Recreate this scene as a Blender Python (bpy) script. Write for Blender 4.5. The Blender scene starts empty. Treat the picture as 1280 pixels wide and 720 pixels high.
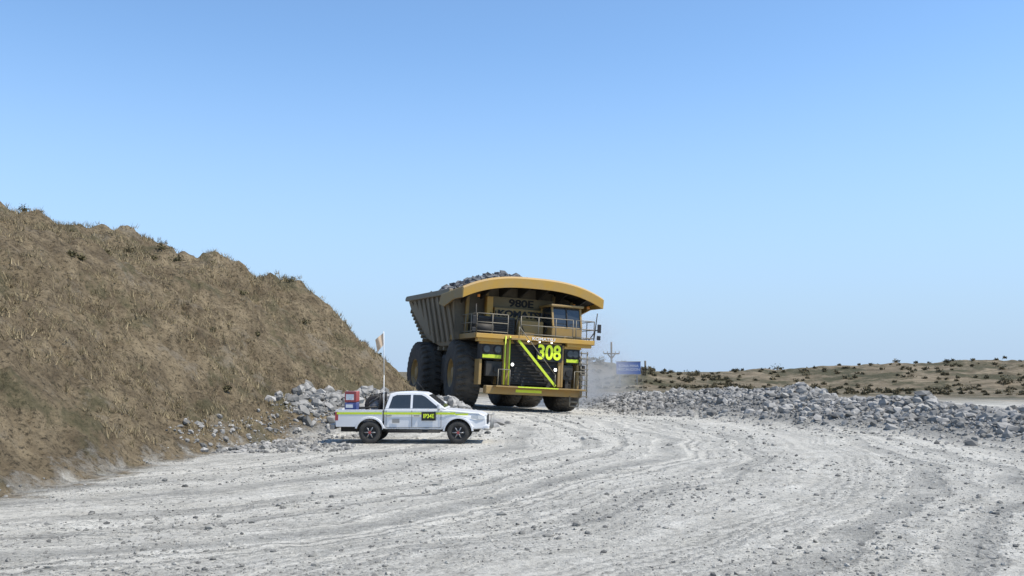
import bpy, bmesh, math, random
import numpy as np
from mathutils import Vector, Matrix
random.seed(7); rng=np.random.default_rng(11)
S=bpy.context.scene
COL=S.collection
rad=math.radians
# ------------------------------------------------------------ noise
def _h(ix,iy,seed):
    n=(ix.astype(np.int64)*374761393+iy.astype(np.int64)*668265263+seed*1442695)&0xffffffff
    n=((n^(n>>13))*1274126177)&0xffffffff
    n=(n^(n>>16))&0xffffffff
    return n/4294967295.0
def vn(x,y,seed=0):
    ix=np.floor(x);iy=np.floor(y);fx=x-ix;fy=y-iy
    fx=fx*fx*(3-2*fx);fy=fy*fy*(3-2*fy)
    a=_h(ix,iy,seed);b=_h(ix+1,iy,seed);c=_h(ix,iy+1,seed);d=_h(ix+1,iy+1,seed)
    return (a*(1-fx)+b*fx)*(1-fy)+(c*(1-fx)+d*fx)*fy
def fbm(x,y,o=4,seed=0):
    s=0;a=.5
    for i in range(o):
        s=s+a*(vn(x,y,seed+i*17)-.5);x=x*2.03+3.1;y=y*2.03+1.7;a*=.5
    return s
def sst(a,b,x):
    t=np.clip((x-a)/(b-a),0,1);return t*t*(3-2*t)
# ------------------------------------------------------------ truck pose
TX,TY,TZ=-0.05,56.0,0.10
PHI=rad(202);ROLL=rad(3.0)
TM=Matrix.Translation((TX,TY,TZ))@Matrix.Rotation(PHI,4,'Z')@Matrix.Rotation(-ROLL,4,'Y')
# ------------------------------------------------------------ terrain
TOE=np.array([(-15,-30),(-12,5),(-9.8,28),(-8.2,36),(-5.6,41.5),(-3.7,46),(-4.3,50.5),(-8.9,57),(-13,66),(-25,76),(-60,88),(-160,120),(-400,60),(-400,-60)],float)
def segdist(x,y,pts):
    best=np.full(x.shape,1e9);
    for i in range(len(pts)-1):
        ax,ay=pts[i][:2];bx,by=pts[i+1][:2];dx,dy=bx-ax,by-ay;L=dx*dx+dy*dy
        t=np.clip(((x-ax)*dx+(y-ay)*dy)/L,0,1)
        d=np.hypot(x-ax-t*dx,y-ay-t*dy);best=np.minimum(best,d)
    return best
def inside(x,y,pts):
    r=np.zeros(x.shape,bool);n=len(pts);j=n-1
    for i in range(n):
        xi,yi=pts[i];xj,yj=pts[j]
        c=((yi>y)!=(yj>y))&(x<(xj-xi)*(y-yi)/(yj-yi+1e-12)+xi)
        r^=c;j=i
    return r
def hill_d(x,y):
    d=segdist(x,y,TOE);return np.where(inside(x,y,TOE),d,-d)
def ridge(x,y,pts):
    z=np.zeros(x.shape)
    for i in range(len(pts)-1):
        ax,ay,ah,aw=pts[i];bx,by,bh,bw=pts[i+1];dx,dy=bx-ax,by-ay;L=dx*dx+dy*dy
        t=np.clip(((x-ax)*dx+(y-ay)*dy)/L,0,1)
        d=np.hypot(x-ax-t*dx,y-ay-t*dy);h=ah+(bh-ah)*t;w=aw+(bw-aw)*t
        z=np.maximum(z,h*np.clip(1-(d/w),0,1)**.85)
    return z
BL=[(-9,37.5,1.5,2.6),(-6.5,39.5,1.45,2.4),(-4.5,41,1.35,2.2),(-3.0,42,1.0,2.0),(-1.6,42.6,.3,1.3)]
BR=[(7.2,84,.4,4),(9.0,70,.6,4),(11.0,62,1.05,4.2),(12.6,55,1.35,4.4),(15.5,46,1.35,4.4),(19,36,1.0,4),(22,24,.8,4),(23,8,.8,4),(22,-20,.8,4)]
MD=[(7,128,.0,10),(11,130,3.9,11),(15,130,3.3,12),(19,132,2.4,12),(25,135,1.6,14),(40,140,2.4,18),(60,140,3.6,26),(85,135,4.2,30),(130,120,5.5,40)]
def H(x,y,parts=False):
    D=np.hypot(x,y)
    z=0.16*fbm(x*.25,y*.25,4,3)*sst(0,8,D)+0.06*fbm(x*1.7,y*1.7,3,9)
    z=z+0.10*sst(.1,.3,fbm(x*.12,y*.12,2,4))
    far=sst(100,2500,D)*-22+sst(60,200,D)*3.0*fbm(x*.02,y*.02,4,31)*1.2-sst(110,260,D)*2.2
    z=z+far
    X=(x-TX)*math.cos(PHI)+(y-TY)*math.sin(PHI)
    pl=TZ+math.tan(ROLL)*X
    w=1-sst(7.5,15,np.hypot((x+1.6),(y-58.5)*.9))
    z=z*(1-w)+(pl-0.03+z*.15)*w
    w2=1-sst(3.3,5.5,np.hypot((x+3.6)*.9,(y-33.2)))
    z=z*(1-w2)
    d=hill_d(x,y)+.9*fbm(x*.35,y*.35,4,21)
    hh=np.where(d<7,d*.95,6.65+(d-7)*.36);hh=np.where(d>14,9.17+(d-14)*.08,hh)
    hh=np.minimum(hh,13)
    hill=np.clip(hh,0,99)*(1+.18*fbm(x*.6,y*.6,4,5))+np.clip(d,0,1)*(1.1*fbm(x*.9,y*.9,4,8)+.45*fbm(x*3,y*3,3,18))
    bl=ridge(x,y,BL);br=ridge(x,y,BR);md=ridge(x,y,MD)
    z=z+np.maximum(hill,bl*(1+.9*fbm(x*1.2,y*1.2,4,40)))
    z=z+br*(1+.8*fbm(x*.5,y*.5,4,50))+np.clip(br,0,.5)*.6*fbm(x*1.5,y*1.5,4,55)
    z=z+md*(1+.35*fbm(x*.3,y*.3,4,60))
    if parts:return z,d,np.maximum(np.clip(bl*3,0,1),np.clip(br*2.5,0,1)),np.clip(sst(66,95,D)+md,0,1)
    return z
def Hs(x,y):return float(H(np.array([x],float),np.array([y],float))[0])
# ------------------------------------------------------------ material helpers
def newmat(name):
    m=bpy.data.materials.new(name);m.use_nodes=True
    return m,m.node_tree.nodes,m.node_tree.links,m.node_tree.nodes['Principled BSDF']
def pmat(name,col,rough=.6,metal=0,dust=.3,dcol=(.36,.31,.23),scale=1.2,bump=.0,emit=None,spec=.4,updust=.5):
    m,N,L,P=newmat(name)
    P.inputs['Roughness'].default_value=rough;P.inputs['Metallic'].default_value=metal
    P.inputs['Specular IOR Level'].default_value=spec
    tc=N.new('ShaderNodeTexCoord')
    n1=N.new('ShaderNodeTexNoise');n1.inputs['Scale'].default_value=scale;n1.inputs['Detail'].default_value=6;n1.inputs['Roughness'].default_value=.65
    L.new(tc.outputs['Object'],n1.inputs['Vector'])
    mr=N.new('ShaderNodeMapRange');mr.inputs[1].default_value=.35;mr.inputs[2].default_value=.72;mr.inputs[3].default_value=dust*.35;mr.inputs[4].default_value=min(1,dust*1.35)
    L.new(n1.outputs['Fac'],mr.inputs[0])
    g=N.new('ShaderNodeNewGeometry');sx=N.new('ShaderNodeSeparateXYZ');L.new(g.outputs['Normal'],sx.inputs[0])
    up=N.new('ShaderNodeMapRange');up.inputs[1].default_value=.3;up.inputs[2].default_value=1;up.inputs[3].default_value=0;up.inputs[4].default_value=updust*min(1,dust*2.5)
    L.new(sx.outputs['Z'],up.inputs[0])
    ad=N.new('ShaderNodeMath');ad.operation='ADD';ad.use_clamp=True;L.new(mr.outputs[0],ad.inputs[0]);L.new(up.outputs[0],ad.inputs[1])
    mx=N.new('ShaderNodeMixRGB');mx.inputs[1].default_value=(*col,1);mx.inputs[2].default_value=(*dcol,1)
    L.new(ad.outputs[0],mx.inputs[0]);L.new(mx.outputs[0],P.inputs['Base Color'])
    if bump:
        n2=N.new('ShaderNodeTexNoise');n2.inputs['Scale'].default_value=scale*9;n2.inputs['Detail'].default_value=4;L.new(tc.outputs['Object'],n2.inputs['Vector'])
        b=N.new('ShaderNodeBump');b.inputs['Strength'].default_value=bump;b.inputs['Distance'].default_value=.03;L.new(n2.outputs['Fac'],b.inputs['Height']);L.new(b.outputs[0],P.inputs['Normal'])
    if emit:
        P.inputs['Emission Color'].default_value=(*emit[0],1);P.inputs['Emission Strength'].default_value=emit[1]
    return m
M={}
M['yel']=pmat('yellow_paint',(.64,.35,.035),.5,dust=.30,bump=.05)
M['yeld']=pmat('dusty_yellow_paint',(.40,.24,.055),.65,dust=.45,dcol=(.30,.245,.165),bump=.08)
M['body']=pmat('dump_body_steel',(.24,.20,.135),.75,dust=.55,dcol=(.29,.25,.185),bump=.15,scale=.8)
M['dark']=pmat('dark_steel',(.03,.029,.028),.7,dust=.22,dcol=(.16,.14,.11),bump=.1)
M['blk']=pmat('black_plastic',(.015,.015,.016),.6,dust=.12,dcol=(.15,.14,.12),scale=4)
M['rub']=pmat('tyre_rubber',(.03,.029,.028),.85,dust=.45,dcol=(.18,.155,.12),scale=1.5,bump=.2,updust=.1)
M['rubp']=pmat('pickup_tyre_rubber',(.02,.02,.02),.85,dust=.3,dcol=(.2,.18,.15),scale=5,updust=.1)
M['lime']=pmat('lime_reflective_tape',(.70,.85,.04),.4,dust=.1,scale=3)
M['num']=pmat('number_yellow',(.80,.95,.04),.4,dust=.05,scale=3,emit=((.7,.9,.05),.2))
M['glass']=pmat('dark_glass',(.02,.028,.035),.08,dust=.12,dcol=(.2,.19,.17),spec=.8)
M['lamp']=pmat('lit_headlamp',(.9,.9,.9),.2,dust=0,emit=((1,.98,.9),4))
M['lampoff']=pmat('headlamp_glass',(.6,.62,.62),.15,dust=.1,scale=6,spec=.8)
M['amber']=pmat('amber_lamp',(.7,.22,.02),.3,dust=.05)
M['red']=pmat('red_plastic',(.42,.04,.05),.5,dust=.2)
M['blue']=pmat('blue_plastic',(.06,.10,.32),.5,dust=.2)
M['white']=pmat('white_car_paint',(.80,.80,.80),.28,dust=.14,dcol=(.5,.46,.38),scale=1.6,spec=.5,updust=.15)
M['whitep']=pmat('white_paint',(.8,.8,.78),.5,dust=.05)
M['seam']=pmat('panel_gap',(.03,.03,.03),.8,dust=0)
M['chrome']=pmat('grey_metal',(.35,.35,.36),.35,metal=.8,dust=.2)
M['grey']=pmat('grey_paint',(.3,.3,.29),.6,dust=.3)
M['rail']=pmat('rail_steel',(.18,.16,.12),.6,dust=.4)
M['flag']=pmat('flag_cloth',(.78,.60,.42),.9,dust=.25,dcol=(.35,.22,.14),scale=6)
M['sign']=pmat('sign_blue',(.05,.14,.44),.5,dust=.10)
M['wood']=pmat('weathered_timber',(.05,.045,.04),.9,dust=.2)
def rockmat(name,c1,c2,sc=1.5):
    m,N,L,P=newmat(name);P.inputs['Roughness'].default_value=.95;P.inputs['Specular IOR Level'].default_value=.2
    g=N.new('ShaderNodeNewGeometry')
    tc=N.new('ShaderNodeTexCoord');n=N.new('ShaderNodeTexNoise');n.inputs['Scale'].default_value=sc;n.inputs['Detail'].default_value=5
    L.new(tc.outputs['Object'],n.inputs['Vector'])
    a=N.new('ShaderNodeMath');a.operation='MULTIPLY_ADD';a.inputs[1].default_value=.7;L.new(g.outputs['Random Per Island'],a.inputs[0]);L.new(n.outputs['Fac'],a.inputs[2])
    mr=N.new('ShaderNodeMapRange');mr.inputs[1].default_value=.35;mr.inputs[2].default_value=1.25;L.new(a.outputs[0],mr.inputs[0])
    mx=N.new('ShaderNodeMixRGB');mx.inputs[1].default_value=(*c1,1);mx.inputs[2].default_value=(*c2,1);L.new(mr.outputs[0],mx.inputs[0]);L.new(mx.outputs[0],P.inputs['Base Color'])
    return m
M['rock']=rockmat('grey_rock',(.11,.108,.10),(.42,.40,.365))
M['rockd']=rockmat('dark_ore_rock',(.04,.04,.042),(.22,.22,.22))
M['gravel']=rockmat('gravel_stone',(.08,.08,.075),(.46,.44,.39))
# ------------------------------------------------------------ mesh helpers
def mk(name,verts,faces,mat,parent=None,smooth=False,bevel=0,seg=2,loc=None):
    me=bpy.data.meshes.new(name);me.from_pydata([tuple(v) for v in verts],[],[tuple(f) for f in faces]);me.update()
    bm=bmesh.new();bm.from_mesh(me);bmesh.ops.recalc_face_normals(bm,faces=bm.faces);bm.to_mesh(me);bm.free()
    o=bpy.data.objects.new(name,me);COL.objects.link(o);me.materials.append(mat)
    for p in me.polygons:p.use_smooth=smooth
    if parent:o.parent=parent
    if bevel:
        b=o.modifiers.new('bevel','BEVEL');b.width=bevel;b.segments=seg;b.limit_method='ANGLE';b.angle_limit=rad(35)
    return o
def bigmesh(name,V,F,mat,smooth=False):
    me=bpy.data.meshes.new(name);V=np.asarray(V,np.float32);F=np.asarray(F,np.int32);k=F.shape[1]
    me.vertices.add(len(V));me.vertices.foreach_set('co',V.ravel())
    me.loops.add(F.size);me.loops.foreach_set('vertex_index',F.ravel())
    me.polygons.add(len(F));me.polygons.foreach_set('loop_start',np.arange(0,F.size,k,dtype=np.int32));me.polygons.foreach_set('loop_total',np.full(len(F),k,np.int32))
    me.polygons.foreach_set('use_smooth',np.full(len(F),bool(smooth)))
    me.update(calc_edges=True);me.validate()
    o=bpy.data.objects.new(name,me);COL.objects.link(o);me.materials.append(mat);return o
def box(name,c,s,mat,parent=None,bevel=.02,rot=None):
    hx,hy,hz=s[0]/2,s[1]/2,s[2]/2
    v=[Vector((a*hx,b*hy,d*hz)) for a in(-1,1) for b in(-1,1) for d in(-1,1)]
    if rot:
        R=Matrix.Rotation(rot[0],3,'X') if rot[0] else Matrix.Identity(3)
        if rot[1]:R=Matrix.Rotation(rot[1],3,'Y')@R
        if rot[2]:R=Matrix.Rotation(rot[2],3,'Z')@R
        v=[R@q for q in v]
    v=[q+Vector(c) for q in v]
    f=[(0,1,3,2),(4,6,7,5),(0,4,5,1),(2,3,7,6),(0,2,6,4),(1,5,7,3)]
    return mk(name,v,f,mat,parent,bevel=bevel)
def bx(name,x0,x1,y0,y1,z0,z1,mat,parent=None,bevel=.02):
    return box(name,((x0+x1)/2,(y0+y1)/2,(z0+z1)/2),(abs(x1-x0),abs(y1-y0),abs(z1-z0)),mat,parent,bevel)
def tubes(name,segs,r,mat,parent=None,n=8):
    V=[];F=[]
    for a,b in segs:
        a=Vector(a);b=Vector(b);d=(b-a).normalized();u=d.orthogonal().normalized();w=d.cross(u);k=len(V)
        for p in(a,b):
            for i in range(n):
                t=2*math.pi*i/n;V.append(p+u*math.cos(t)*r+w*math.sin(t)*r)
        for i in range(n):F.append((k+i,k+(i+1)%n,k+n+(i+1)%n,k+n+i))
        F.append(tuple(k+i for i in range(n))[::-1]);F.append(tuple(k+n+i for i in range(n)))
    o=mk(name,V,F,mat,parent)
    for p in o.data.polygons:p.use_smooth=len(p.vertices)==4
    return o
def cyl(name,a,b,r,mat,parent=None,n=24):return tubes(name,[(a,b)],r,mat,parent,n)
def prism(name,poly,axis,a,b,mat,parent=None,bevel=.02,seg=2):
    V=[];n=len(poly)
    for t in(a,b):
        for p in poly:V.append((t,p[0],p[1]) if axis=='x' else (p[0],t,p[1]))
    F=[tuple(range(n)),tuple(range(2*n-1,n-1,-1))]+[(i,(i+1)%n,n+(i+1)%n,n+i) for i in range(n)]
    return mk(name,V,F,mat,parent,bevel=bevel,seg=seg)
def text(name,body,size,mat,parent,matrix,ext=.01,off=0,sx=1):
    c=bpy.data.curves.new(name,'FONT');c.body=body;c.size=size;c.extrude=ext;c.offset=off;c.align_x='CENTER';c.align_y='CENTER'
    o=bpy.data.objects.new(name,c);COL.objects.link(o);c.materials.append(mat);o.parent=parent
    o.matrix_local=matrix@Matrix.Diagonal((sx,1,1,1));return o
def tyre(name,c,R,W,mat,parent,rim=.5,lug=24,depth=.05,yaw=0,rimmat=None,axis='x'):
    n=lug*6;prof=[(-.5,rim),( -.52,rim+.1*(1-rim)),(-.535,.78 if rim<.75 else .88),(-.5,.93),(-.44,.985),(-.33,1.0),(-.2,1.0),(-.07,1.0),(.07,1.0),(.2,1.0),(.33,1.0),(.44,.985),(.5,.93),(.535,.78 if rim<.75 else .88),(.52,rim+.1*(1-rim)),(.5,rim)]
    V=[];m=len(prof)
    for i in range(n):
        t=2*math.pi*i/n
        for j,(w,r) in enumerate(prof):
            rr=r*R
            if 3<=j<=12:
                ph=(i+(abs(j-7.5)*.9)+ (3 if j>7.5 else 0))%6
                if ph<2.2 and not (6<j<9 and depth>.05):rr-=depth*R*(.6 if j in(3,12) else 1)
            V.append((w*W,math.cos(t)*rr,math.sin(t)*rr))
    F=[(i*m+j,i*m+j+1,((i+1)%n)*m+j+1,((i+1)%n)*m+j) for i in range(n) for j in range(m-1)]
    Rz=Matrix.Rotation(yaw+(0 if axis=='x' else math.pi/2),3,'Z')
    V=[Rz@Vector(v)+Vector(c) for v in V]
    o=mk(name,V,F,mat,parent)
    rp=[(-.49,rim*1.01),(-.46,rim*.93),(-.36,rim*.86),(-.30,rim*.62),(-.33,rim*.45),(-.42,rim*.40),(-.44,rim*.18),(-.44,0.001)]
    V=[];F=[];k=32
    for sgn in(1,-1):
        b0=len(V)
        for i in range(k):
            t=2*math.pi*i/k
            for w,r in rp:V.append((w*W*sgn,math.cos(t)*r*R,math.sin(t)*r*R))
        q=len(rp);F+=[(b0+i*q+j,b0+i*q+j+1,b0+((i+1)%k)*q+j+1,b0+((i+1)%k)*q+j) for i in range(k) for j in range(q-1)]
    V=[Rz@Vector(v)+Vector(c) for v in V]
    r=mk(name+'_rim',V,F,rimmat,parent,smooth=False)
    return o
def empty(name,mat):
    e=bpy.data.objects.new(name,None);COL.objects.link(e);e.matrix_world=mat;e.empty_display_size=.5;return e
def ico(sub):
    bm=bmesh.new();bmesh.ops.create_icosphere(bm,subdivisions=sub,radius=1);bm.verts.ensure_lookup_table()
    V=np.array([v.co[:] for v in bm.verts]);F=np.array([[v.index for v in f.verts] for f in bm.faces]);bm.free();return V,F
I1=ico(1)
def rocks(name,P,size,mat,base=I1,flat=.7,jit=.3,parent=None):
    bv,bf=base;n=len(P);k=len(bv)
    V=np.repeat(bv[None],n,0)*(1+jit*rng.uniform(-1,1,(n,k,1)))
    sc=rng.uniform(.65,1.35,(n,1,3));V=V*sc
    ax=rng.normal(size=(n,3));ax/=np.linalg.norm(ax,axis=1,keepdims=True);an=rng.uniform(0,6.28,n)
    c=np.cos(an)[:,None,None];s=np.sin(an)[:,None,None];A=ax[:,None,:]
    V=V*c+np.cross(np.broadcast_to(A,V.shape),V)*s+A*(V*A).sum(-1,keepdims=True)*(1-c)
    V[...,2]*=flat
    V=V*np.asarray(size)[:,None,None]+np.asarray(P)[:,None,:]
    F=(bf[None]+(np.arange(n)*k)[:,None,None]).reshape(-1,3)
    o=bigmesh(name,V.reshape(-1,3),F,mat)
    if parent:o.parent=parent
    return o
# ------------------------------------------------------------ ground mesh
ang=np.unique(np.concatenate([np.linspace(-38,38,620),np.linspace(-180,-38,90),np.linspace(38,180,90)]))[:-1]
ang=np.radians(ang)
rr=[.6]
while rr[-1]<4500:rr.append(rr[-1]*(1.011 if rr[-1]<110 else 1.03))
rr=np.array(rr)
A,Rr=np.meshgrid(ang,rr);GX=Rr*np.sin(A);GY=Rr*np.cos(A)
GZ,GD,GR,GS=H(GX,GY,True)
nr,na=GX.shape
V=np.stack([GX,GY,GZ],-1).reshape(-1,3)
idx=np.arange(nr*na).reshape(nr,na);nx=np.roll(idx,-1,1)
F=np.stack([idx[:-1],nx[:-1],nx[1:],idx[1:]],-1).reshape(-1,4)[:, ::-1]
hm=(GD.reshape(-1)[F].mean(1)>0.05)
def attr(o,name,vals):
    a=o.data.attributes.new(name,'FLOAT','POINT');a.data.foreach_set('value',np.asarray(vals,np.float32))
def sub(F):
    u,inv=np.unique(F,return_inverse=True);return u,inv.reshape(F.shape)
def gmat():
    m,N,L,P=newmat('haul_road_dirt');P.inputs['Roughness'].default_value=.95;P.inputs['Specular IOR Level'].default_value=.15
    tc=N.new('ShaderNodeTexCoord')
    def noise(s,d=6,ro=.6,vec=None):
        n=N.new('ShaderNodeTexNoise');n.inputs['Scale'].default_value=s;n.inputs['Detail'].default_value=d;n.inputs['Roughness'].default_value=ro
        L.new(vec or tc.outputs['Object'],n.inputs['Vector']);return n.outputs['Fac']
    def math_(op,a,b=None,c=None,cl=False):
        n=N.new('ShaderNodeMath');n.operation=op;n.use_clamp=cl
        for i,v in enumerate((a,b,c)):
            if v is None:continue
            if isinstance(v,(int,float)):n.inputs[i].default_value=v
            else:L.new(v,n.inputs[i])
        return n.outputs[0]
    def mr(v,a,b,c=0,d=1):
        n=N.new('ShaderNodeMapRange');n.inputs[1].default_value=a;n.inputs[2].default_value=b;n.inputs[3].default_value=c;n.inputs[4].default_value=d;L.new(v,n.inputs[0]);return n.outputs[0]
    def mix(f,a,b):
        n=N.new('ShaderNodeMixRGB')
        if isinstance(f,(int,float)):n.inputs[0].default_value=f
        else:L.new(f,n.inputs[0])
        for i,v in((1,a),(2,b)):
            if isinstance(v,tuple):n.inputs[i].default_value=(*v,1)
            else:L.new(v,n.inputs[i])
        return n.outputs[0]
    sp=N.new('ShaderNodeSeparateXYZ');L.new(tc.outputs['Object'],sp.inputs[0])
    x=math_('ADD',sp.outputs[0],17.);y=math_('MULTIPLY',math_('ADD',sp.outputs[1],-37.),.85)
    r=math_('SQRT',math_('ADD',math_('MULTIPLY',x,x),math_('MULTIPLY',y,y)))
    fine=noise(7,7,.75);mid=noise(.9,7,.7);n35=noise(.35,5,.7)
    r=math_('ADD',r,math_('MULTIPLY',noise(.07,2),5.))
    r=math_('ADD',r,math_('MULTIPLY',fine,.55))
    r=math_('ADD',r,math_('MULTIPLY',mid,.9))
    t=N.new('ShaderNodeTexNoise');t.noise_dimensions='1D';t.inputs['Scale'].default_value=.75;t.inputs['Detail'].default_value=5;t.inputs['Roughness'].default_value=.65;L.new(r,t.inputs['W'])
    band=mr(t.outputs['Fac'],.42,.62)
    gr=noise(22,4,.8)
    c=mix(mr(mid,.35,.68),(.52,.49,.42),(.74,.705,.62))
    c=mix(math_('MULTIPLY',band,mr(n35,.38,.6,.25,.9)),c,(.29,.28,.25))
    c=mix(math_('MULTIPLY',mr(fine,.51,.63),.65),c,(.20,.19,.165))
    c=mix(math_('MULTIPLY',mr(gr,.55,.65),.42),c,(.15,.145,.13))
    c=mix(math_('MULTIPLY',mr(gr,.46,.36),.5),c,(.80,.77,.68))
    v=N.new('ShaderNodeTexVoronoi');v.inputs['Scale'].default_value=9;L.new(tc.outputs['Object'],v.inputs['Vector'])
    c=mix(math_('MULTIPLY',mr(v.outputs['Distance'],.28,.12),mr(mid,.44,.60,0,.55)),c,(.15,.15,.14))
    at=N.new('ShaderNodeAttribute');at.attribute_name='rock'
    rockc=mix(mr(fine,.35,.68),(.12,.118,.11),(.40,.385,.35))
    c=mix(at.outputs['Fac'],c,rockc)
    a2=N.new('ShaderNodeAttribute');a2.attribute_name='scrub'
    sc=mix(mr(n35,.35,.65),(.12,.095,.06),(.27,.22,.15));sc=mix(mr(noise(.16,7,.75),.46,.56),sc,(.075,.07,.04))
    c=mix(a2.outputs['Fac'],c,sc)
    e=mix(mr(mid,.35,.65),(.12,.09,.055),(.30,.235,.145))
    e=mix(mr(fine,.50,.62),e,(.06,.048,.03))
    e=mix(mr(n35,.52,.60,0,.7),e,(.10,.092,.05))
    e=mix(mr(noise(.5,6,.75),.56,.64,0,.5),e,(.28,.24,.18))
    a3=N.new('ShaderNodeAttribute');a3.attribute_name='hd'
    hd=math_('ADD',a3.outputs['Fac'],mr(mid,.3,.7,-.8,.8))
    hf=mr(hd,-.7,.2)
    c=mix(hf,c,e)
    L.new(c,P.inputs['Base Color'])
    hsum=math_('ADD',math_('MULTIPLY',fine,.6),math_('MULTIPLY',mid,1.1));hsum=math_('ADD',hsum,math_('MULTIPLY',gr,.25))
    hsum=math_('ADD',hsum,math_('MULTIPLY',band,-.3))
    hsum=math_('ADD',hsum,math_('MULTIPLY',math_('MULTIPLY',noise(2.5,7,.75),hf),1.5))
    b=N.new('ShaderNodeBump');b.inputs['Strength'].default_value=1;b.inputs['Distance'].default_value=.13;L.new(hsum,b.inputs['Height']);L.new(b.outputs[0],P.inputs['Normal'])
    return m
GM=gmat()
for nm,f in(('ground',F[~hm]),('hill',F[hm])):
    u,f=sub(f);g=bigmesh(nm,V[u],f,GM,True);attr(g,'rock',GR.reshape(-1)[u]);attr(g,'scrub',GS.reshape(-1)[u]);attr(g,'hd',GD.reshape(-1)[u])
# ------------------------------------------------------------ stones
def stones(n,pw,s0,s1,mx,far):
    yy=6.5*np.exp(rng.uniform(0,1,n)**pw*math.log(far/6.5));xx=yy*rng.uniform(-.62,.62,n)
    den=fbm(xx*.35,yy*.35,4,70)+.14*np.sin(np.hypot(xx+17,(yy-37)*.85)*1.3)
    keep=(rng.uniform(-.25,.3,n)<den)&(hill_d(xx,yy)<.3)&~((np.abs(xx+3.6)<2.9)&(np.abs(yy-33.2)<1.0))
    xx=xx[keep];yy=yy[keep];sz=s0+s1*rng.pareto(2.6,len(xx));sz=np.minimum(sz,mx)*(0.5+yy/50)
    return np.stack([xx,yy,H(xx,yy)+sz*.15],-1),sz
P1,s1=stones(60000,1.,.009,.014,.06,62);P2,s2=stones(3800,1.15,.022,.022,.10,60)
rocks('gravel',np.concatenate([P1,P2]),np.concatenate([s1,s2]),M['gravel'])
def onridge(pts,n,s0,s1,name,mat,spread=1.0,base=I1):
    seg=[(pts[i],pts[i+1]) for i in range(len(pts)-1)]
    Ls=np.array([math.hypot(b[0]-a[0],b[1]-a[1]) for a,b in seg]);pr=Ls/Ls.sum()
    k=rng.choice(len(seg),n,p=pr);t=rng.uniform(0,1,n)
    a=np.array([seg[i][0] for i in k]);b=np.array([seg[i][1] for i in k]);c=a+(b-a)*t[:,None]
    c[:,0]+=rng.normal(0,.5,n)*c[:,3]*spread;c[:,1]+=rng.normal(0,.5,n)*c[:,3]*spread
    sz=s0+(s1-s0)*np.minimum(rng.pareto(2.2,n)*.22,1)
    z=H(c[:,0],c[:,1])+sz*.1
    ok=np.hypot((c[:,0]+3.6)*.8,c[:,1]-33.2)>2.6
    ok&=np.hypot(c[:,0]+1,c[:,1]-58)>7
    ok&=hill_d(c[:,0],c[:,1])<1.6
    rocks(name,np.stack([c[:,0],c[:,1],z],-1)[ok],sz[ok],mat,base,flat=.8,jit=.35)
onridge(BL,8500,.025,.25,'rock_berm',M['rock'],.8)
onridge(BR[1:7],34000,.03,.24,'rock_berm',M['rock'],.85)
xx=rng.uniform(-13,-5.2,1800);yy=rng.uniform(29,36,1800)+ (xx+6)*.1
ok=(hill_d(xx,yy)<1)&~((xx>-6.7)&(np.abs(yy-33.2)<1.2));xx=xx[ok];yy=yy[ok];sz=.02+.04*np.minimum(rng.pareto(2,len(xx)),2.5)
rocks('rubble',np.stack([xx,yy,H(xx,yy)+sz*.2],-1),sz,M['rock'])
# ------------------------------------------------------------ dry grass on the hill
def grass(name,px,py,hgt,col1,col2,blades=7,wid=.012):
    n=len(px);pz=H(px,py);m=blades
    bx_=np.repeat(px,m)+rng.normal(0,.07,n*m);by_=np.repeat(py,m)+rng.normal(0,.07,n*m);bz=np.repeat(pz,m)-.03
    h=np.repeat(hgt,m)*rng.uniform(.5,1.2,n*m);a=rng.uniform(0,6.28,n*m);ln=rng.uniform(.2,.9,n*m)*h
    w=wid*rng.uniform(.7,1.6,n*m);p=rng.uniform(0,6.28,n*m)
    b0=np.stack([bx_-np.cos(p)*w,by_-np.sin(p)*w,bz],-1);b1=np.stack([bx_+np.cos(p)*w,by_+np.sin(p)*w,bz],-1)
    tp=np.stack([bx_+np.cos(a)*ln,by_+np.sin(a)*ln,bz+h],-1)
    V=np.stack([b0,b1,tp],1).reshape(-1,3);F=np.arange(len(V)).reshape(-1,3)
    bigmesh(name,V,F,rockmat(name+'_blades',col1,col2,.6))
N_=17000
gx=rng.uniform(-34,-2.5,N_);gy=rng.uniform(24,58,N_);d=hill_d(gx,gy);ok=(d>.4)&(fbm(gx*.5,gy*.5,3,90)>-.02-rng.uniform(0,.10,N_))
gx=gx[ok];gy=gy[ok];grass('dry_grass',gx,gy,rng.uniform(.08,.34,len(gx)),(.12,.095,.05),(.40,.32,.19),8,.012)
def scrub(name,cx,cy,size,nleaf,c1,c2,leaf=.12):
    V=[];n=len(cx);cz=H(cx,cy)
    P=rng.normal(size=(n,nleaf,3));P/=np.linalg.norm(P,axis=2,keepdims=True);P*=rng.uniform(.35,1,(n,nleaf,1))
    P[...,2]=np.abs(P[...,2])*.85
    lob=1+.5*np.sin(np.arctan2(P[...,1],P[...,0])*3+rng.uniform(0,6,(n,1)))
    P*=lob[...,None]*size[:,None,None];P+=np.stack([cx,cy,cz],-1)[:,None,:]
    P=P.reshape(-1,3);a=rng.normal(size=P.shape)*leaf;b=rng.normal(size=P.shape)*leaf
    V=np.stack([P-a*.5,P+b,P+a*.5],1).reshape(-1,3);bigmesh(name,V,np.arange(len(V)).reshape(-1,3),rockmat(name+'_leaves',c1,c2,.4))
sx=np.concatenate([rng.uniform(9,30,170),rng.uniform(26,115,650),np.array([10,10.8,11.6,12.5])]);sy=np.concatenate([rng.uniform(112,134,170),rng.uniform(85,145,650),np.array([128.,129,128,129])])
sz=np.minimum(.2+.18*rng.pareto(2.5,len(sx)),.9);sz[-4:]=.8
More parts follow.
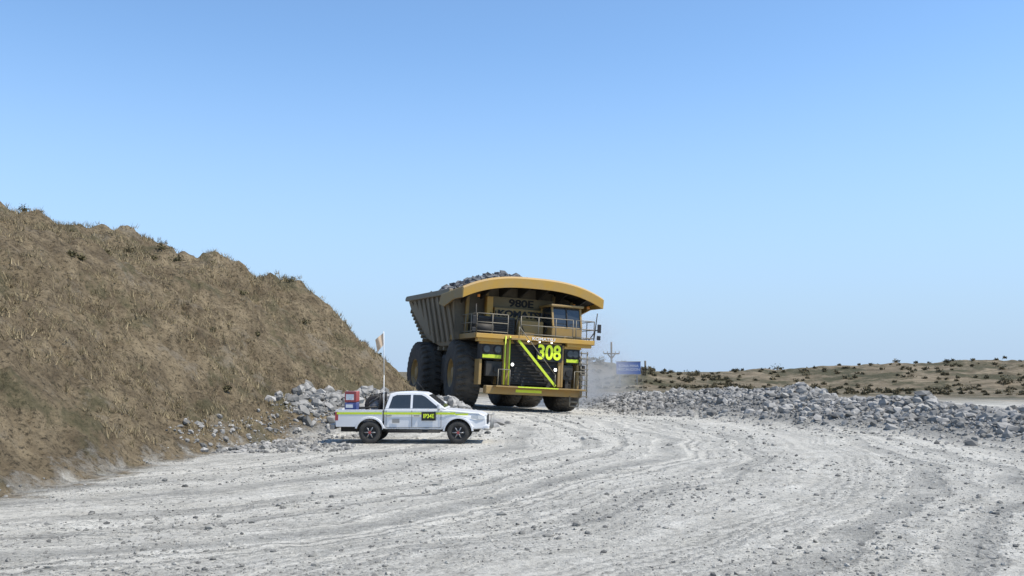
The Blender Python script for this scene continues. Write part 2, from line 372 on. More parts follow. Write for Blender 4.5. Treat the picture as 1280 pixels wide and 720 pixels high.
# keep the billboard face clear of bushes
sz=np.where((np.abs(sx-14.9)<2.6)&(sy<119),.15,sz)
scrub('scrub',sx,sy,sz,110,(.05,.045,.025),(.19,.155,.09))
hx=rng.uniform(-32,-4,90);hy=rng.uniform(30,56,90);ok=hill_d(hx,hy)>1.2;hx=hx[ok];hy=hy[ok]
scrub('hill_shrub',hx,hy,rng.uniform(.12,.34,len(hx)),160,(.05,.045,.02),(.20,.17,.09),.05)
# ------------------------------------------------------------ HAUL TRUCK
T=empty('mining_haul_truck',TM)
y_,yd,bd,dk,bk,rb,lm,rl=M['yel'],M['yeld'],M['body'],M['dark'],M['blk'],M['rub'],M['lime'],M['rail']
FWS=rad(-6)
for i,sx_ in enumerate((3.25,-3.25)):
    tyre('front_tyre_%d'%(i+1),(sx_,0,2.0),2.0,1.45,rb,T,rim=.42,lug=30,depth=.055,yaw=FWS,rimmat=yd)
for i,sx_ in enumerate((3.62,2.08,-2.08,-3.62)):
    tyre('rear_tyre_%d'%(i+1),(sx_,-6.45,2.0),2.0,1.42,rb,T,rim=.42,lug=30,depth=.055,rimmat=yd)
cyl('rear_axle_housing',(-2.9,-6.45,2.0),(2.9,-6.45,2.0),.85,dk,T,32)
cyl('front_axle_beam',(-2.8,0,1.9),(2.8,0,1.9),.35,dk,T)
for s in(1,-1):
    bx('frame_rail_%s'%('r' if s>0 else 'l'),s*.75,s*1.15,-8,3.0,1.7,2.5,dk,T)
    cyl('front_suspension_%s'%('r' if s>0 else 'l'),(s*2.0,0,1.6),(s*1.9,0,3.9),.32,dk,T)
    bx('suspension_bracket_%s'%('r' if s>0 else 'l'),s*1.1,s*2.3,-.6,.9,2.4,4.1,dk,T,.05)
    bx('fuel_tank_%s'%('r' if s>0 else 'l'),s*1.3,s*3.4,-3.9,-2.2,1.3,3.2,dk,T,.25)
    cyl('hoist_cylinder_%s'%('r' if s>0 else 'l'),(s*1.45,-1.6,1.9),(s*1.45,-3.6,4.2),.22,dk,T)
poly=[(.55,4.4),(.45,6.75),(-8.85,6.95),(-9.15,6.75),(-9.05,6.3),(-6.1,4.2),(-3.6,3.65),(.2,3.65)]
wid=[4.0,4.32,4.32,4.25,4.1,3.75,3.6,3.6]
Vb=[(w,p[0],p[1]) for p,w in zip(poly,wid)]+[(-w,p[0],p[1]) for p,w in zip(poly,wid)]
n=len(poly);Fp=[tuple(range(n)),tuple(range(2*n-1,n-1,-1))]+[(i,(i+1)%n,n+(i+1)%n,n+i) for i in range(n)]
mk('dump_body',Vb,Fp,bd,T,bevel=.06)
for s in(1,-1):
    k='r' if s>0 else 'l'
    prism('body_top_rail_'+k,[(.5,6.6),(.5,6.95),(-8.95,7.12),(-9.2,7.0),(-9.2,6.8),(-8.9,6.78)],'x',s*4.25,s*4.5,bd,T,.05)
    for j in range(9):
        yy_=-.3-j*.98
        zb=3.9 if yy_>-4 else 3.75+max(0,(-yy_-4.0))*.55
        if zb<6.3:
            mk('side_rib_%s_%d'%(k,j),[(s*3.70,yy_-.12,zb),(s*3.70,yy_+.12,zb),(s*4.33,yy_+.12,6.7),(s*4.33,yy_-.12,6.7),(s*3.84,yy_-.12,zb),(s*3.84,yy_+.12,zb),(s*4.40,yy_+.12,6.7),(s*4.40,yy_-.12,6.7)],
               [(0,1,2,3),(4,5,6,7),(0,1,5,4),(3,2,6,7),(0,3,7,4),(1,2,6,5)],bd,T,bevel=.02)
for j in range(9):
    t=j/8;yy_=-6.15-2.75*t;zz=4.15+2.0*t
    box('tail_rib_%d'%j,(0,yy_,zz-.03),(8.0+.3*t,.16,.26),bd,T,.02,rot=(rad(-36),0,0))
for j in range(4):
    bx('floor_rib_%d'%j,-3.55,3.55,-.9-j*1.1,-.7-j*1.1,3.42,3.66,bd,T)
def heap(x,y):return 6.62+1.75*np.clip(1-(np.abs(x-.1)/4.3)**1.5,0,1)*np.clip(1-(np.abs(y+2.6)/4.6)**1.5,0,1)
n=2200;a=rng.uniform(0,6.28,n);q=np.sqrt(rng.uniform(0,1,n))
lx=np.cos(a)*q*4.0;ly=-4.0+np.sin(a)*q*4.6;lz=heap(lx,ly)+.08
ls=.06+.26*np.minimum(rng.pareto(2,n)*.3,1)
gxr=np.linspace(-4.2,4.2,40);gyr=np.linspace(-8.8,.4,44);LX,LY=np.meshgrid(gxr,gyr)
LZ=heap(LX,LY)+.6*fbm(LX*1.1+9,LY*1.1+9,4,77)
Vl=np.stack([LX,LY,LZ],-1).reshape(-1,3);ii=np.arange(40*44).reshape(44,40)
Fl=np.stack([ii[:-1,:-1],ii[:-1,1:],ii[1:,1:],ii[1:,:-1]],-1).reshape(-1,4)
lo=bigmesh('ore_load',Vl,Fl,M['rockd']);lo.parent=T
lr=rocks('ore_load_rocks',np.stack([lx,ly,lz],-1),ls,M['rockd'],I1,.85,jit=.35,parent=T)
CO=.12;CW=4.42;CF=-.25
def ztop(x):return 7.70-.84*(abs(x)/CW)**2.7
xs=np.linspace(-CW,CW,41)
Vc=[];Fc=[]
for x in xs:
    zt=ztop(x)
    Vc+=[(x+CO,a+(CF if a>0 else 0),zt-b) for a,b in((-.9,.18),(3.35,0),(3.52,.12),(3.46,.64),(3.34,.64),(3.30,.16),(-.9,.32))]
k=7
for i in range(len(xs)-1):
    for j in range(k):Fc.append((i*k+j,i*k+(j+1)%k,(i+1)*k+(j+1)%k,(i+1)*k+j))
Fc.append(tuple(range(k)));Fc.append(tuple((len(xs)-1)*k+j for j in range(k))[::-1])
mk('canopy',Vc,Fc,y_,T)
Vc=[];Fc=[]
for x in xs:
    zt=ztop(x);Vc+=[(x*.98+CO,.5,zt-.36),(x*.98+CO,3.29+CF,zt-.20),(x*.98+CO,3.29+CF,zt-.25),(x*.98+CO,.5,zt-.42)]
for i in range(len(xs)-1):
    for j in range(4):Fc.append((i*4+j,i*4+(j+1)%4,(i+1)*4+(j+1)%4,(i+1)*4+j))
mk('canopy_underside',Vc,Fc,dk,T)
for j,x in enumerate((-3.6,-2.4,-1.2,0,1.2,2.4,3.6)):
    zt=ztop(x);prism('canopy_rib_%d'%j,[(.5,zt-1.1),(.5,zt-.43),(3.0,zt-.27),(3.0,zt-.42)],'x',x-.05+CO,x+.05+CO,dk,T,.01)
for s in(1,-1):
    zt=ztop(CW)
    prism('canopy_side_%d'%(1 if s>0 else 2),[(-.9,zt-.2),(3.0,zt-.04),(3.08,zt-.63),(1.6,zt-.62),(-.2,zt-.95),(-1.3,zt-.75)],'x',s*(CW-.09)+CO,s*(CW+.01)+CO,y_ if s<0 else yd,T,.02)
Vc=[];Fc=[]
for x in xs:Vc+=[(x*.93,.62,4.0),(x*.93,.55,ztop(x)-.45)]
for i in range(len(xs)-1):Fc.append((i*2,i*2+1,i*2+3,i*2+2))
mk('body_front_wall',Vc,Fc,pmat('front_wall_steel',(.10,.085,.06),.8,dust=.5,dcol=(.24,.2,.14),bump=.1),T)
for j,x in enumerate((-3.4,-2.2,2.2,3.4)):bx('front_wall_rib_%d'%j,x-.1,x+.1,.62,.8,4.3,ztop(x)-.6,yd,T)
FR=Matrix.Rotation(math.pi,4,'Z')@Matrix.Rotation(math.pi/2,4,'X')
def ft(x,y,z):return Matrix.Translation((x,y,z))@FR
bx('upper_header',-2.2,2.2,.65,.78,6.02,6.68,pmat('header_steel',(.24,.19,.10),.8,dust=.5,dcol=(.30,.25,.17)),T,.03)
text('model_number','980E',.60,M['seam'],T,ft(.0,.80,6.33),.02,.015,1.35)
DW=3.68
bx('deck_plate',-DW,DW,.9,3.35,4.12,4.26,dk,T,.02)
bx('deck_wing_right',2.4,DW,-1.6,.9,4.12,4.26,dk,T,.02)
bx('deck_wing_left',-DW,-2.4,-1.6,.9,4.12,4.26,dk,T,.02)
bx('deck_front_edge',-DW-.03,DW+.03,3.35,3.45,4.02,4.28,y_,T,.02)
for s in(1,-1):
    bx('deck_side_edge_%d'%(1 if s>0 else 2),s*DW,s*(DW+.08),-1.6,3.34,4.0,4.3,yd,T,.02)
    bx('deck_gusset_%d'%(1 if s>0 else 2),s*2.0,s*(DW-.1),2.9,3.3,3.82,4.1,y_,T,.02)
segs=[]
def rail(pts,h=1.1,z=4.3,step=1.0):
    for a,b in zip(pts[:-1],pts[1:]):
        a=Vector((*a,z));b=Vector((*b,z));L_=(b-a).length;n=max(1,round(L_/step))
        for i in range(n+1):
            p=a.lerp(b,i/n);segs.append((p,p+Vector((0,0,h))))
        for hh in(h,h*.55):segs.append((a+Vector((0,0,hh)),b+Vector((0,0,hh))))
        segs.append((a+Vector((0,0,.1)),b+Vector((0,0,.1))))
rail([(DW,-1.5),(DW,3.35),(1.8,3.35)]);rail([(1.0,3.35),(-2.3,3.35)]);rail([(-2.5,3.35),(-DW,3.35),(-DW,-1.5)])
tubes('deck_handrails',segs,.028,rl,T,6)
cx0,cx1=-3.05,-1.12
bx('cab_base',cx0-.02,cx1+.02,1.15,3.0,4.27,5.0,yd,T,.05)
mk('cab_glasshouse',[(cx0,1.2,5),(cx1,1.2,5),(cx1,2.98,5),(cx0,2.98,5),(cx0+.08,1.25,6.15),(cx1-.08,1.25,6.15),(cx1-.08,2.72,6.15),(cx0+.08,2.72,6.15)],[(0,1,2,3),(4,5,6,7),(0,1,5,4),(1,2,6,5),(2,3,7,6),(3,0,4,7)],M['glass'],T)
bx('cab_roof',cx0-.1,cx1+.1,1.1,3.0,6.15,6.3,yd,T,.05)
for j,(x,yb,yt) in enumerate(((cx0+.05,2.99,2.73),(cx1-.05,2.99,2.73),((cx0+cx1)/2,3.0,2.74),(cx0+.05,1.2,1.25),(cx1-.05,1.2,1.25))):
    box('cab_pillar_%d'%j,(x,(yb+yt)/2,5.57),(.12 if j!=2 else .06,.12,1.2),dk if j==2 else yd,T,.02,rot=(math.atan2(yb-yt,1.15),0,0))
cyl('beacon',(-2.7,2.5,6.3),(-2.7,2.5,6.42),.09,M['amber'],T,16)
bx('retarder_grid_box',.9,3.2,.95,2.2,4.27,5.35,dk,T,.05)
for j in range(7):bx('grid_louvre_%d'%j,1.0,3.1,2.2,2.26,4.4+j*.13,4.46+j*.13,M['dark'],T,.01)
bx('control_cabinet',-.85,.75,.95,2.35,4.27,5.25,yd,T,.05)
bx('lettering_panel',-1.9,1.9,1.0,1.35,5.32,5.98,yd,T,.04)
text('front_lettering','KOMATSU',.52,M['seam'],T,ft(0.15,1.38,5.63),.02,.02,1.28)
bx('yellow_mast_right',1.98,2.38,1.0,1.3,4.27,6.6,y_,T,.04)
bx('yellow_mast_left',-3.55,-3.25,.9,1.2,4.27,6.2,yd,T,.04)
cyl('exhaust_stack_1',(3.4,.2,4.3),(3.4,.2,6.0),.2,dk,T);cyl('air_tank',(2.5,2.7,4.6),(3.5,2.7,4.6),.26,dk,T)
bx('radiator_core',-1.6,1.6,1.3,2.95,1.5,4.0,dk,T,.03)
for j in range(12):bx('grille_slat_%d'%j,-1.5,1.5,2.95,3.03,1.62+j*.19,1.69+j*.19,bk,T,.01)
for s in(1,-1):bx('grille_frame_%d'%(1 if s>0 else 2),s*1.55,s*1.72,2.85,3.12,1.45,4.0,yd,T,.02)
bx('grille_header',-1.72,1.72,2.9,3.14,3.82,4.0,yd,T,.02)
bx('number_board',-1.75,-.1,3.15,3.2,2.88,3.88,bk,T,.02)
text('fleet_number','308',1.16,M['num'],T,ft(-.9,3.225,3.39),.012,.03,.86)
text('header_lettering','KOMATSU',.24,M['whitep'],T,ft(-.4,3.48,4.15),.01,.005,1.3)
for s in(1,-1):
    k='r' if s>0 else 'l';w1=3.3 if s>0 else 2.95
    bx('light_cluster_'+k,s*1.95,s*w1,2.55,3.1,2.85,3.8,dk,T,.05)
    bx('cluster_frame_'+k,s*1.9,s*(w1+.05),2.9,3.16,3.7,3.86,y_,T,.02)
    bx('cluster_reflector_'+k,s*2.05,s*(w1-.12),3.11,3.16,2.92,3.12,lm,T,.01)
    bx('cluster_bracket_'+k,s*(w1-.15),s*(w1+.02),2.3,3.05,1.4,2.85,yd,T,.03)
    bx('wheel_guard_'+k,s*1.75,s*1.9,1.6,3.1,1.45,3.9,yd,T,.03)
    bx('lower_light_box_'+k,s*1.91,s*(w1-.4),2.7,3.05,1.9,2.75,dk,T,.04)
    for j,x in enumerate((2.27,w1-.35)):
        cyl('lamp_housing_%s_%d'%(k,j),(s*x,2.9,3.42),(s*x,3.2,3.42),.24,bk,T)
        cyl('lamp_lens_%s_%d'%(k,j),(s*x,3.2,3.42),(s*x,3.215,3.42),.19,M['glass'],T)
    cyl('air_cleaner_%s'%k,(s*2.25,3.06,2.3),(s*2.25,3.16,2.3),.2,bk,T)
for x,z in((1.35,2.62),(-1.35,2.45)):
    cyl('headlamp_housing_%d'%(1 if x>0 else 2),(x,3.0,z),(x,3.19,z),.15,bk,T);cyl('headlamp_%d'%(1 if x>0 else 2),(x,3.19,z),(x,3.21,z),.085,M['lamp'],T)
for j,x in enumerate((.55,-.15,-.9)):cyl('deck_lamp_%d'%j,(x,3.46,3.98),(x,3.54,3.98),.035,M['lamp'],T,12)
def stair(p0,p1,nm,w=.7,n=9):
    a=Vector(p0);b=Vector(p1)
    for s in(0,w):
        o=Vector((0,s,0));d=(b-a).normalized()
        nrm=d.cross(Vector((0,1,0))).normalized()*.07
        Vq=[a+o-nrm,a+o+nrm,b+o+nrm,b+o-nrm];Vq+= [v+Vector((0,.05,0)) for v in Vq]
        mk(nm+'_stringer_%d'%(s>0),Vq,[(0,1,2,3),(4,5,6,7),(0,1,5,4),(1,2,6,5),(2,3,7,6),(3,0,4,7)],lm if s>0 else dk,T)
    for i in range(1,n):
        p=a.lerp(b,i/n);box(nm+'_tread_%d'%i,(p.x,p.y+w/2+.02,p.z),(.28,w-.06,.04),rl,T,.0)
stair((1.35,3.2,4.0),(-1.05,3.2,1.5),'front_stair')
tubes('stair_handrails',[((1.35,3.98,4.75),(1.35,3.98,4.1)),((1.35,3.98,4.75),(-1.0,3.98,2.15)),((-1.0,3.98,2.15),(-1.0,3.98,1.5))],.022,rl,T)
tubes('access_posts',[((1.68,3.5,4.2),(1.68,3.5,1.45)),((1.95,3.5,4.2),(1.95,3.5,1.45))],.04,lm,T)
bx('stair_landing',.9,1.8,3.46,4.0,4.0,4.1,yd,T,.01)
bx('bumper',-3.0,3.0,3.0,3.5,.92,1.38,yd,T,.05)
bx('bumper_platform',-2.95,2.6,3.5,4.05,1.32,1.40,yd,T,.01)
bx('bumper_tape',-1.2,1.3,4.055,4.06,1.33,1.40,lm,T,0)
bx('bumper_tape_low',-.4,1.2,3.505,3.515,1.06,1.22,lm,T,0)
for j,x in enumerate((-2.2,-1.0,.6,1.9)):bx('bumper_bracket_%d'%j,x-.1,x+.1,2.4,3.0,.95,1.9,dk,T,.02)
tubes('bumper_rail',[((-2.9,4.0,1.4),(-2.9,4.0,2.4)),((-2.2,4.0,1.4),(-2.2,4.0,2.4)),((-2.9,4.0,2.4),(-2.2,4.0,2.4)),((2.5,4.0,1.4),(2.5,4.0,2.3)),((1.8,4.0,1.4),(1.8,4.0,2.3)),((2.5,4.0,2.3),(1.8,4.0,2.3))],.025,rl,T,6)
segs=[((-2.75,3.75,.9),(-2.95,3.25,3.6)),((-3.15,3.75,.9),(-3.35,3.25,3.6)),((-2.75,3.5,.4),(-2.75,3.5,.95)),((-2.2,3.5,.4),(-2.2,3.5,.95)),((-2.75,3.5,.4),(-2.2,3.5,.4)),((-2.75,3.5,.65),(-2.2,3.5,.65))]
tubes('side_ladder_rails',segs,.04,rl,T,6)
for j in range(9):
    t=j/8;box('ladder_step_%d'%j,(-2.95-.2*t,3.74-.48*t,1.0+2.5*t),(.44,.22,.06),rl,T,.0)
bx('ladder_mount',-3.3,-2.96,2.7,3.15,2.2,2.8,dk,T,.04)
for s in(1,-1):
    k='r' if s>0 else 'l';q=s*(DW+.03)
    tubes('mirror_arm_'+k,[((q,3.3,4.3),(q+s*.1,3.45,5.9)),((q+s*.05,3.4,4.9),(q+s*.2,3.55,4.9)),((q,3.4,4.8),(q,2.6,4.3))],.03,dk,T,6)
    box('mirror_'+k,(q+s*.2,3.56,5.0),(.24,.07,.5),bk,T,.03);box('mirror_low_'+k,(q+s*.2,3.52,4.45),(.24,.07,.26),bk,T,.03)
cyl('canopy_lamp_r',(3.5,2.9,6.35),(3.5,2.9,6.5),.08,M['amber'],T,12);cyl('canopy_lamp_l',(-3.6,2.6,6.2),(-3.6,2.6,6.35),.09,M['amber'],T,12)
sg=[]
for j in range(26):
    x=random.uniform(-3.3,3.4);y0=random.uniform(.8,2.6);z0=random.uniform(4.3,4.6)
    sg.append(((x,y0,z0),(x+random.uniform(-.5,.5),y0+random.uniform(-.2,.2),z0+random.uniform(.3,1.5))))
tubes('hose_clutter',sg,.035,dk,T,6)
sg=[]
for j in range(30):
    x=random.uniform(-3.0,3.2);y0=random.uniform(.9,2.6);z0=random.uniform(1.5,3.8)
    sg.append(((x,y0,z0),(x+random.uniform(-.8,.8),y0+random.uniform(-.5,.5),z0+random.uniform(-.6,.6))))
tubes('undercarriage_hoses',sg,.05,dk,T,6)
# ------------------------------------------------------------ PICKUP
PK=Matrix.Translation((-1.85,33.2,0.0))@Matrix.Rotation(rad(-1.5),4,'Z')
K=empty('pickup_truck',PK)
W=M['white']
def arch(cx,r,z0,n=12,rev=False):
    a0=math.asin((z0-.40)/r);pts=[(cx+r*math.cos(t),.40+r*math.sin(t)) for t in np.linspace(a0,math.pi-a0,n)]
    return pts if not rev else pts[::-1]
zb=.50
pl=[(-2.60,zb)]+[(-.62,zb-.02)]+arch(0,.49,zb,12,True)+[(.60,.50),(.93,.52),(.98,.62),(.97,.86),(.92,.99),(.72,1.06),(.2,1.12),(-.42,1.17),(-.60,1.19),(-2.60,1.19)]
o=prism('cab_body',pl,'y',-.91,.91,W,K,.045,3)
for v in o.data.vertices:
    x=v.co.x
    if x>.35:v.co.y*=1-.16*((x-.35)/.63)**2
    if v.co.z>1.0:v.co.y*=.975
    if v.co.z<.6:v.co.y*=.985
rl_=-3.085
for s in(1,-1):
    pl=[(-4.28,.58)]+[(rl_-.49,.58)]+arch(rl_,.49,.58,12,True)+[(-2.645,.52),(-2.645,1.17),(-4.30,1.17)]
    prism('bed_side_%d'%(1 if s>0 else 2),pl,'y',s*.90,s*.80,W,K,.02)
bx('bed_floor',-4.25,-2.66,-.79,.79,.70,.76,bk,K,.01);bx('bed_front_wall',-2.70,-2.65,-.79,.79,.76,1.15,W,K,.01);bx('tailgate',-4.33,-4.26,-.79,.79,.62,1.16,W,K,.02)
bx('rear_bumper',-4.5,-4.33,-.85,.85,.48,.68,M['chrome'],K,.03);bx('tail_lamp_r',-4.31,-4.2,-.905,-.88,.8,1.1,M['red'],K,.005);bx('tail_lamp_l',-4.31,-4.2,.88,.905,.8,1.1,M['red'],K,.005)
bx('chassis',-4.2,.7,-.45,.45,.38,.55,bk,K,.02)
bx('arch_liner_front',-.5,.5,-.6,.6,.5,.95,bk,K,.02);bx('arch_liner_rear',-3.58,-2.67,-.6,.6,.5,.69,bk,K,.02)
zb_,zt_=1.19,1.765
def gy_(z):return .875-.20*(z-zb_)/(zt_-zb_)
gh=[(-2.58,zb_),(-.42,zb_),(-1.10,1.70),(-1.22,1.755),(-1.7,1.79),(-2.25,1.765),(-2.42,1.71)]
Vg=[(x,-gy_(z),z) for x,z in gh]+[(x,gy_(z),z) for x,z in gh];n=len(gh)
Fg_=[tuple(range(n)),tuple(range(2*n-1,n-1,-1))]+[(i,(i+1)%n,n+(i+1)%n,n+i) for i in range(n)]
mk('greenhouse',Vg,Fg_,W,K,bevel=.03,seg=3)
def onside(name,poly,mat,off=.006,both=True,th=.004):
    for s in((-1,1) if both else(-1,)):
        Vq=[(x,s*(gy_(z)+off),z) for x,z in poly]+[(x,s*(gy_(z)+off-th),z) for x,z in poly];n=len(poly)
        Fq=[tuple(range(n)),tuple(range(2*n-1,n-1,-1))]+[(i,(i+1)%n,n+(i+1)%n,n+i) for i in range(n)]
        mk(name+('_r' if s<0 else '_l'),Vq,Fq,mat,K)
onside('front_window',[(-1.60,1.225),(-.66,1.225),(-.80,1.33),(-1.17,1.62),(-1.30,1.68),(-1.60,1.69)],M['glass'])
onside('rear_window',[(-2.44,1.225),(-1.68,1.225),(-1.68,1.69),(-2.18,1.68),(-2.32,1.62)],M['glass'])
def quad(name,pts,mat):return mk(name,pts,[(0,1,2,3)],mat,K)
quad('windscreen',[(-.50+.012,-.80,1.235+.012),(-.50+.012,.80,1.235+.012),(-1.06+.012,.66,1.668+.016),(-1.06+.012,-.66,1.668+.016)],M['glass'])
quad('rear_glass',[(-2.585,-.70,1.28),(-2.585,.70,1.28),(-2.455,.6,1.66),(-2.455,-.6,1.66)],M['glass'])
def side(name,x0,x1,z0,z1,mat,off=.914,th=.008,b=0):
    for s in(-1,1):bx(name+('_r' if s<0 else '_l'),x0,x1,s*(off-th),s*(off),z0,z1,mat,K,b)
for j,x in enumerate((-.60,-1.62,-2.52)):side('door_gap_%d'%j,x-.006,x+.006,.56,1.15,M['seam'])
side('sill_gap',-2.52,-.60,.555,.567,M['seam'])
side('bed_gap',-2.64,-2.61,.55,1.15,M['seam'],.905)
side('lime_stripe',-2.60,-.1,1.01,1.085,lm,.918,.006);side('lime_stripe_bed',-4.25,-2.66,1.01,1.085,lm,.908,.006)
side('lime_stripe_wing',-.1,.35,.99,1.045,lm,.917,.005)
for j,x in enumerate((-1.45,-2.42)):
    for s in(-1,1):box('door_handle_%d_%d'%(j,s),(x,s*.925,.965),(.2,.035,.035),M['chrome'],K,.01)
bx('id_plate',-1.28,-.78,-.926,-.919,.80,1.10,bk,K,.004)
RS=Matrix.Rotation(math.pi/2,4,'X')
text('id_plate_text','IP34E',.2,M['num'],K,Matrix.Translation((-1.03,-.929,.95))@RS,.002,.004,.85)
bx('door_emblem',-2.3,-2.05,-.921,-.916,.72,.86,M['grey'],K,.002)
for nm,cx,zs in(('front',0,.5),('rear',rl_,.58)):
    for s in(-1,1):
        Vq=[];Fq=[]
        a0=math.asin((zs-.40)/.49)-.12;ts=np.linspace(a0,math.pi-a0,16)
        for t in ts:
            for r,yo in((.475,.88),(.475,.945),(.53,.94),(.54,.90)):Vq.append((cx+r*math.cos(t),s*yo,.40+r*math.sin(t)))
        for i in range(15):
            for j in range(4):Fq.append((i*4+j,i*4+(j+1)%4,(i+1)*4+(j+1)%4,(i+1)*4+j))
        mk('flare_%s_%d'%(nm,s),Vq,Fq,W,K)
        tyre('tyre_%s_%d'%(nm,s),(cx,s*.80,.385),.39,.26,M['rubp'],K,rim=.62,lug=30,depth=.03,rimmat=M['blk'],axis='y')
        sg=[((cx,s*.90,.385),(cx+.21*math.cos(t),s*.905,.385+.21*math.sin(t))) for t in np.linspace(0,2*math.pi,7)[:-1]]
        tubes('spokes_%s_%d'%(nm,s),sg,.026,M['chrome'],K,6)
        cyl('hub_%s_%d'%(nm,s),(cx,s*.86,.385),(cx,s*.93,.385),.05,M['red'],K,16)
for s in(-1,1):
    tubes('side_step_%d'%s,[((-2.45,s*.93,.42),(-.62,s*.93,.42)),((-2.2,s*.93,.42),(-2.2,s*.6,.5)),((-.9,s*.93,.42),(-.9,s*.6,.5))],.04,bk,K)
    box('mirror_%d'%s,(-.66,s*1.02,1.29),(.12,.2,.2),W,K,.04);box('mirror_stalk_%d'%s,(-.66,s*.91,1.22),(.08,.12,.05),bk,K,.01)
    Vq=[];
    for z in(.84,.98):
        for x,y in((.45,.895),(.70,.875),(.90,.795),(.985,.60)):Vq.append((x,s*(y+.012),z+(0 if x>.5 else .03*(z<.9))))
    mk('headlamp_%d'%s,Vq,[(0,1,5,4),(1,2,6,5),(2,3,7,6)],M['lampoff'],K)
bx('front_grille',.975,1.0,-.58,.58,.68,.97,bk,K,.01)
o=bx('front_bumper',.80,1.08,-.80,.80,.45,.66,W,K,.06);bx('number_plate',1.085,1.09,-.25,.25,.5,.62,M['whitep'],K,0)
tubes('bull_bar',[((1.12,-.72,.5),(1.16,-.66,.98)),((1.16,-.66,.98),(1.16,.66,.98)),((1.16,.66,.98),(1.12,.72,.5)),((1.15,-.3,.5),(1.16,-.3,.98)),((1.15,.3,.5),(1.16,.3,.98)),((1.12,-.72,.5),(.9,-.84,.5))],.035,M['grey'],K)
box('fog_lamp',(1.1,-.6,.55),(.06,.2,.1),M['lampoff'],K,.02)
tubes('bed_rack',[((-2.8,-.72,1.17),(-2.78,-.68,1.72)),((-2.78,-.68,1.72),(-2.78,.68,1.72)),((-2.78,.68,1.72),(-2.8,.72,1.17)),((-2.8,-.76,1.27),(-3.5,-.76,1.22)),((-2.78,-.68,1.65),(-3.3,-.76,1.22)),((-2.78,-.3,1.72),(-2.8,-.3,1.17)),((-2.78,.3,1.72),(-2.8,.3,1.17))],.035,bk,K)
tubes('spare_wheel_carrier',[((-3.0,-.5,.8),(-3.0,.5,.8))],.06,bk,K)
tyre('spare_wheel',(-3.1,.25,1.28),.38,.25,M['rubp'],K,rim=.6,lug=24,depth=.03,rimmat=M['grey'],axis='y')
bx('cargo_box_red',-4.05,-3.62,-.6,-.05,1.42,1.80,M['red'],K,.03)
bx('cargo_box_blue',-4.05,-3.62,-.6,-.05,.77,1.41,M['blue'],K,.03)
bx('cargo_label',-4.0,-3.72,-.607,-.602,1.5,1.70,M['whitep'],K,0)
bx('cargo_label_low',-4.0,-3.75,-.607,-.602,1.22,1.34,M['whitep'],K,0)
tubes('roof_antenna',[((-1.3,.3,1.78),(-1.75,.3,2.3))],.008,bk,K,5)
tubes('wiper',[((-.47,-.3,1.27),(-.75,.2,1.49))],.01,bk,K,5)
FP=PK@Vector((-2.62,-.83,1.17))
Fg=empty('safety_flag',Matrix.Translation(FP))
tubes('pole',[((0,0,-.38),(.0,0,1.2)),((0,0,1.2),(-.03,0,2.74))],.015,M['whitep'],Fg,6)
Vq=[];Fq=[]
for i in range(9):
    for j in range(6):
        u_,v_=i/8,j/5
        Vq.append((-.03-.30*u_*(1-.25*v_),.06*math.sin(u_*7+v_*2)*u_,2.70-.44*v_-.26*u_))
for i in range(8):
    for j in range(5):Fq.append((i*6+j,i*6+j+1,(i+1)*6+j+1,(i+1)*6+j))
mk('cloth',Vq,Fq,M['flag'],Fg,smooth=True)
# ------------------------------------------------------------ sign, power poles
def place(px,y):return (px-640)/1150*y
sx=place(785,118);sz=Hs(sx,118.);Sg=empty('billboard_sign',Matrix.Translation((sx,118,0)))
bx('panel',-1.55,1.55,-.05,.05,1.70,3.25,M['sign'],Sg,.01)
tubes('posts',[((-1.1,.12,sz-.5),(-1.1,.12,3.1)),((1.1,.12,sz-.5),(1.1,.12,3.1))],.07,M['grey'],Sg)
bx('frame_top',-1.6,1.6,-.07,.07,3.25,3.32,M['grey'],Sg,0);bx('frame_bottom',-1.6,1.6,-.07,.07,1.63,1.70,M['grey'],Sg,0)
text('sign_text','ZONA MINA\nPRECAUCION',.46,M['whitep'],Sg,Matrix.Translation((0,-.06,2.5))@Matrix.Rotation(math.pi/2,4,'X'),.005,0,1)
def pole(px,y,top,arm,name):
    x=place(px,y);b=Hs(x,float(y));E=empty(name,Matrix.Translation((x,y,0)))
    tubes('mast',[((0,0,b-.5),(0,0,top))],.16,M['wood'],E)
    if arm:
        z=top-2.0;sg=[((-arm,0,z),(arm,0,z)),((-arm*.5,0,z-.02),(0,0,z-.9)),((arm*.5,0,z-.02),(0,0,z-.9))]
        tubes('crossarm',sg,.11,M['wood'],E)
        tubes('insulators',[((q,0,z),(q,0,z+.45)) for q in(-arm,-arm*.5,arm*.5,arm)],.07,M['grey'],E)
pole(764,160,6.9,1.35,'power_pole');pole(806,150,3.6,.3,'power_pole')
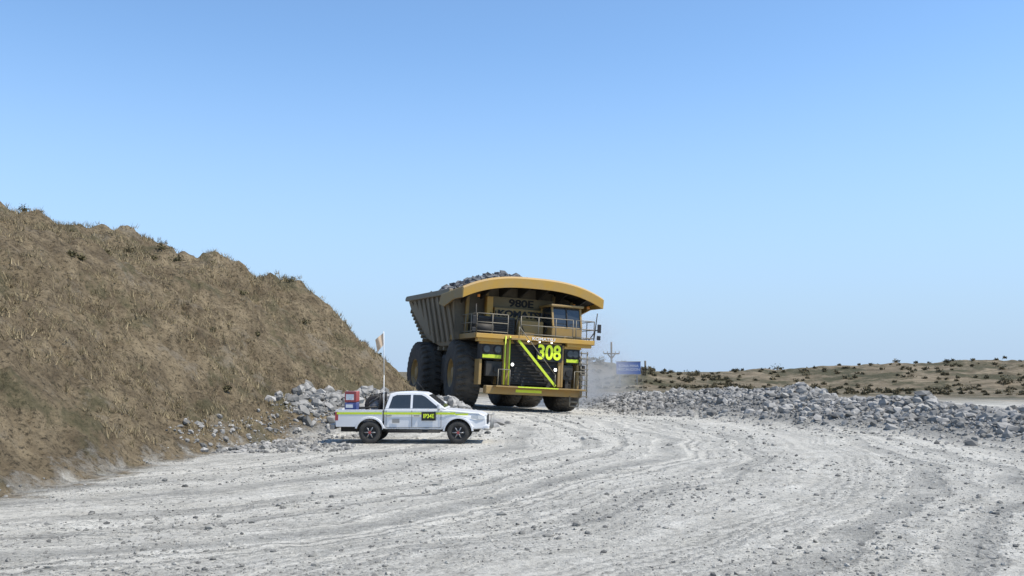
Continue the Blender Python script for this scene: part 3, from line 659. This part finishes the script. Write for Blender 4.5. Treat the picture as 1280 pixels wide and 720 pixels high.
# ------------------------------------------------------------ dust
def dust(name,c,s,den,seed):
    bm=bmesh.new();bmesh.ops.create_icosphere(bm,subdivisions=4,radius=1)
    me=bpy.data.meshes.new(name);bm.to_mesh(me);bm.free();o=bpy.data.objects.new(name,me);COL.objects.link(o);o.location=c;o.scale=s
    m=bpy.data.materials.new(name+'_volume');m.use_nodes=True;N=m.node_tree.nodes;L=m.node_tree.links;N.clear()
    out=N.new('ShaderNodeOutputMaterial');v=N.new('ShaderNodeVolumeScatter');v.inputs['Color'].default_value=(1.0,.95,.84,1)
    tc=N.new('ShaderNodeTexCoord');ln=N.new('ShaderNodeVectorMath');ln.operation='LENGTH';L.new(tc.outputs['Object'],ln.inputs[0])
    f=N.new('ShaderNodeMapRange');f.interpolation_type='SMOOTHSTEP';f.inputs[1].default_value=1;f.inputs[2].default_value=.1;L.new(ln.outputs['Value'],f.inputs[0])
    n=N.new('ShaderNodeTexNoise');n.inputs['Scale'].default_value=1.9;n.inputs['Detail'].default_value=2;ad=N.new('ShaderNodeVectorMath');ad.inputs[1].default_value=(seed,seed,0);L.new(tc.outputs['Object'],ad.inputs[0]);L.new(ad.outputs[0],n.inputs['Vector'])
    r=N.new('ShaderNodeMapRange');r.inputs[1].default_value=.34;r.inputs[2].default_value=.7;L.new(n.outputs['Fac'],r.inputs[0])
    a=N.new('ShaderNodeMath');a.operation='MULTIPLY';L.new(f.outputs[0],a.inputs[0]);L.new(r.outputs[0],a.inputs[1])
    b=N.new('ShaderNodeMath');b.operation='MULTIPLY';b.inputs[1].default_value=den;L.new(a.outputs[0],b.inputs[0]);L.new(b.outputs[0],v.inputs['Density']);L.new(v.outputs[0],out.inputs['Volume'])
    me.materials.append(m)
dust('dust_cloud',(4.6,71,2.8),(6.2,8,6.2),.42,3)
# ------------------------------------------------------------ light
sd=Vector((.88,-.22,0)).normalized();EL=rad(59)
az=math.atan2(sd.x,sd.y)
w=bpy.data.worlds.new('World');S.world=w;w.use_nodes=True
N=w.node_tree.nodes;L=w.node_tree.links;bg=N['Background']
sk=N.new('ShaderNodeTexSky');sk.sky_type='NISHITA';sk.sun_disc=False;sk.sun_elevation=EL;sk.sun_rotation=az;sk.air_density=1.0;sk.dust_density=.3;sk.ozone_density=1.5;sk.altitude=1500
hs=N.new('ShaderNodeMixRGB');hs.blend_type='MULTIPLY';hs.inputs[0].default_value=1;hs.inputs[2].default_value=(1.5,1.75,1.85,1);L.new(sk.outputs[0],hs.inputs[1])
tc=N.new('ShaderNodeTexCoord');sp=N.new('ShaderNodeSeparateXYZ');L.new(tc.outputs['Generated'],sp.inputs[0])
mr=N.new('ShaderNodeMapRange');mr.interpolation_type='SMOOTHSTEP';mr.inputs[1].default_value=-.02;mr.inputs[2].default_value=.36;mr.inputs[3].default_value=.95;mr.inputs[4].default_value=.0;L.new(sp.outputs['Z'],mr.inputs[0])
mx=N.new('ShaderNodeMixRGB');mx.inputs[2].default_value=(3.5,4.75,6.6,1);L.new(mr.outputs[0],mx.inputs[0]);L.new(hs.outputs[0],mx.inputs[1])
L.new(mx.outputs[0],bg.inputs[0]);bg.inputs[1].default_value=.125
sl=bpy.data.lights.new('sun','SUN');sl.energy=4.9;sl.angle=rad(.5);sl.color=(1,.94,.84);so=bpy.data.objects.new('sun',sl);COL.objects.link(so)
dirv=Vector((sd.x*math.cos(EL),sd.y*math.cos(EL),math.sin(EL)));so.rotation_euler=dirv.to_track_quat('Z','Y').to_euler()
# ------------------------------------------------------------ camera
c=bpy.data.cameras.new('camera');co=bpy.data.objects.new('camera',c);COL.objects.link(co);c.sensor_width=36;c.lens=1150/1280*36;c.clip_end=9000;c.clip_start=.1
co.location=(0,0,2.68);co.rotation_euler=(rad(90)+math.atan(98/1150),0,0);S.camera=co
S.view_settings.view_transform='Standard';S.view_settings.look='None';S.view_settings.exposure=0
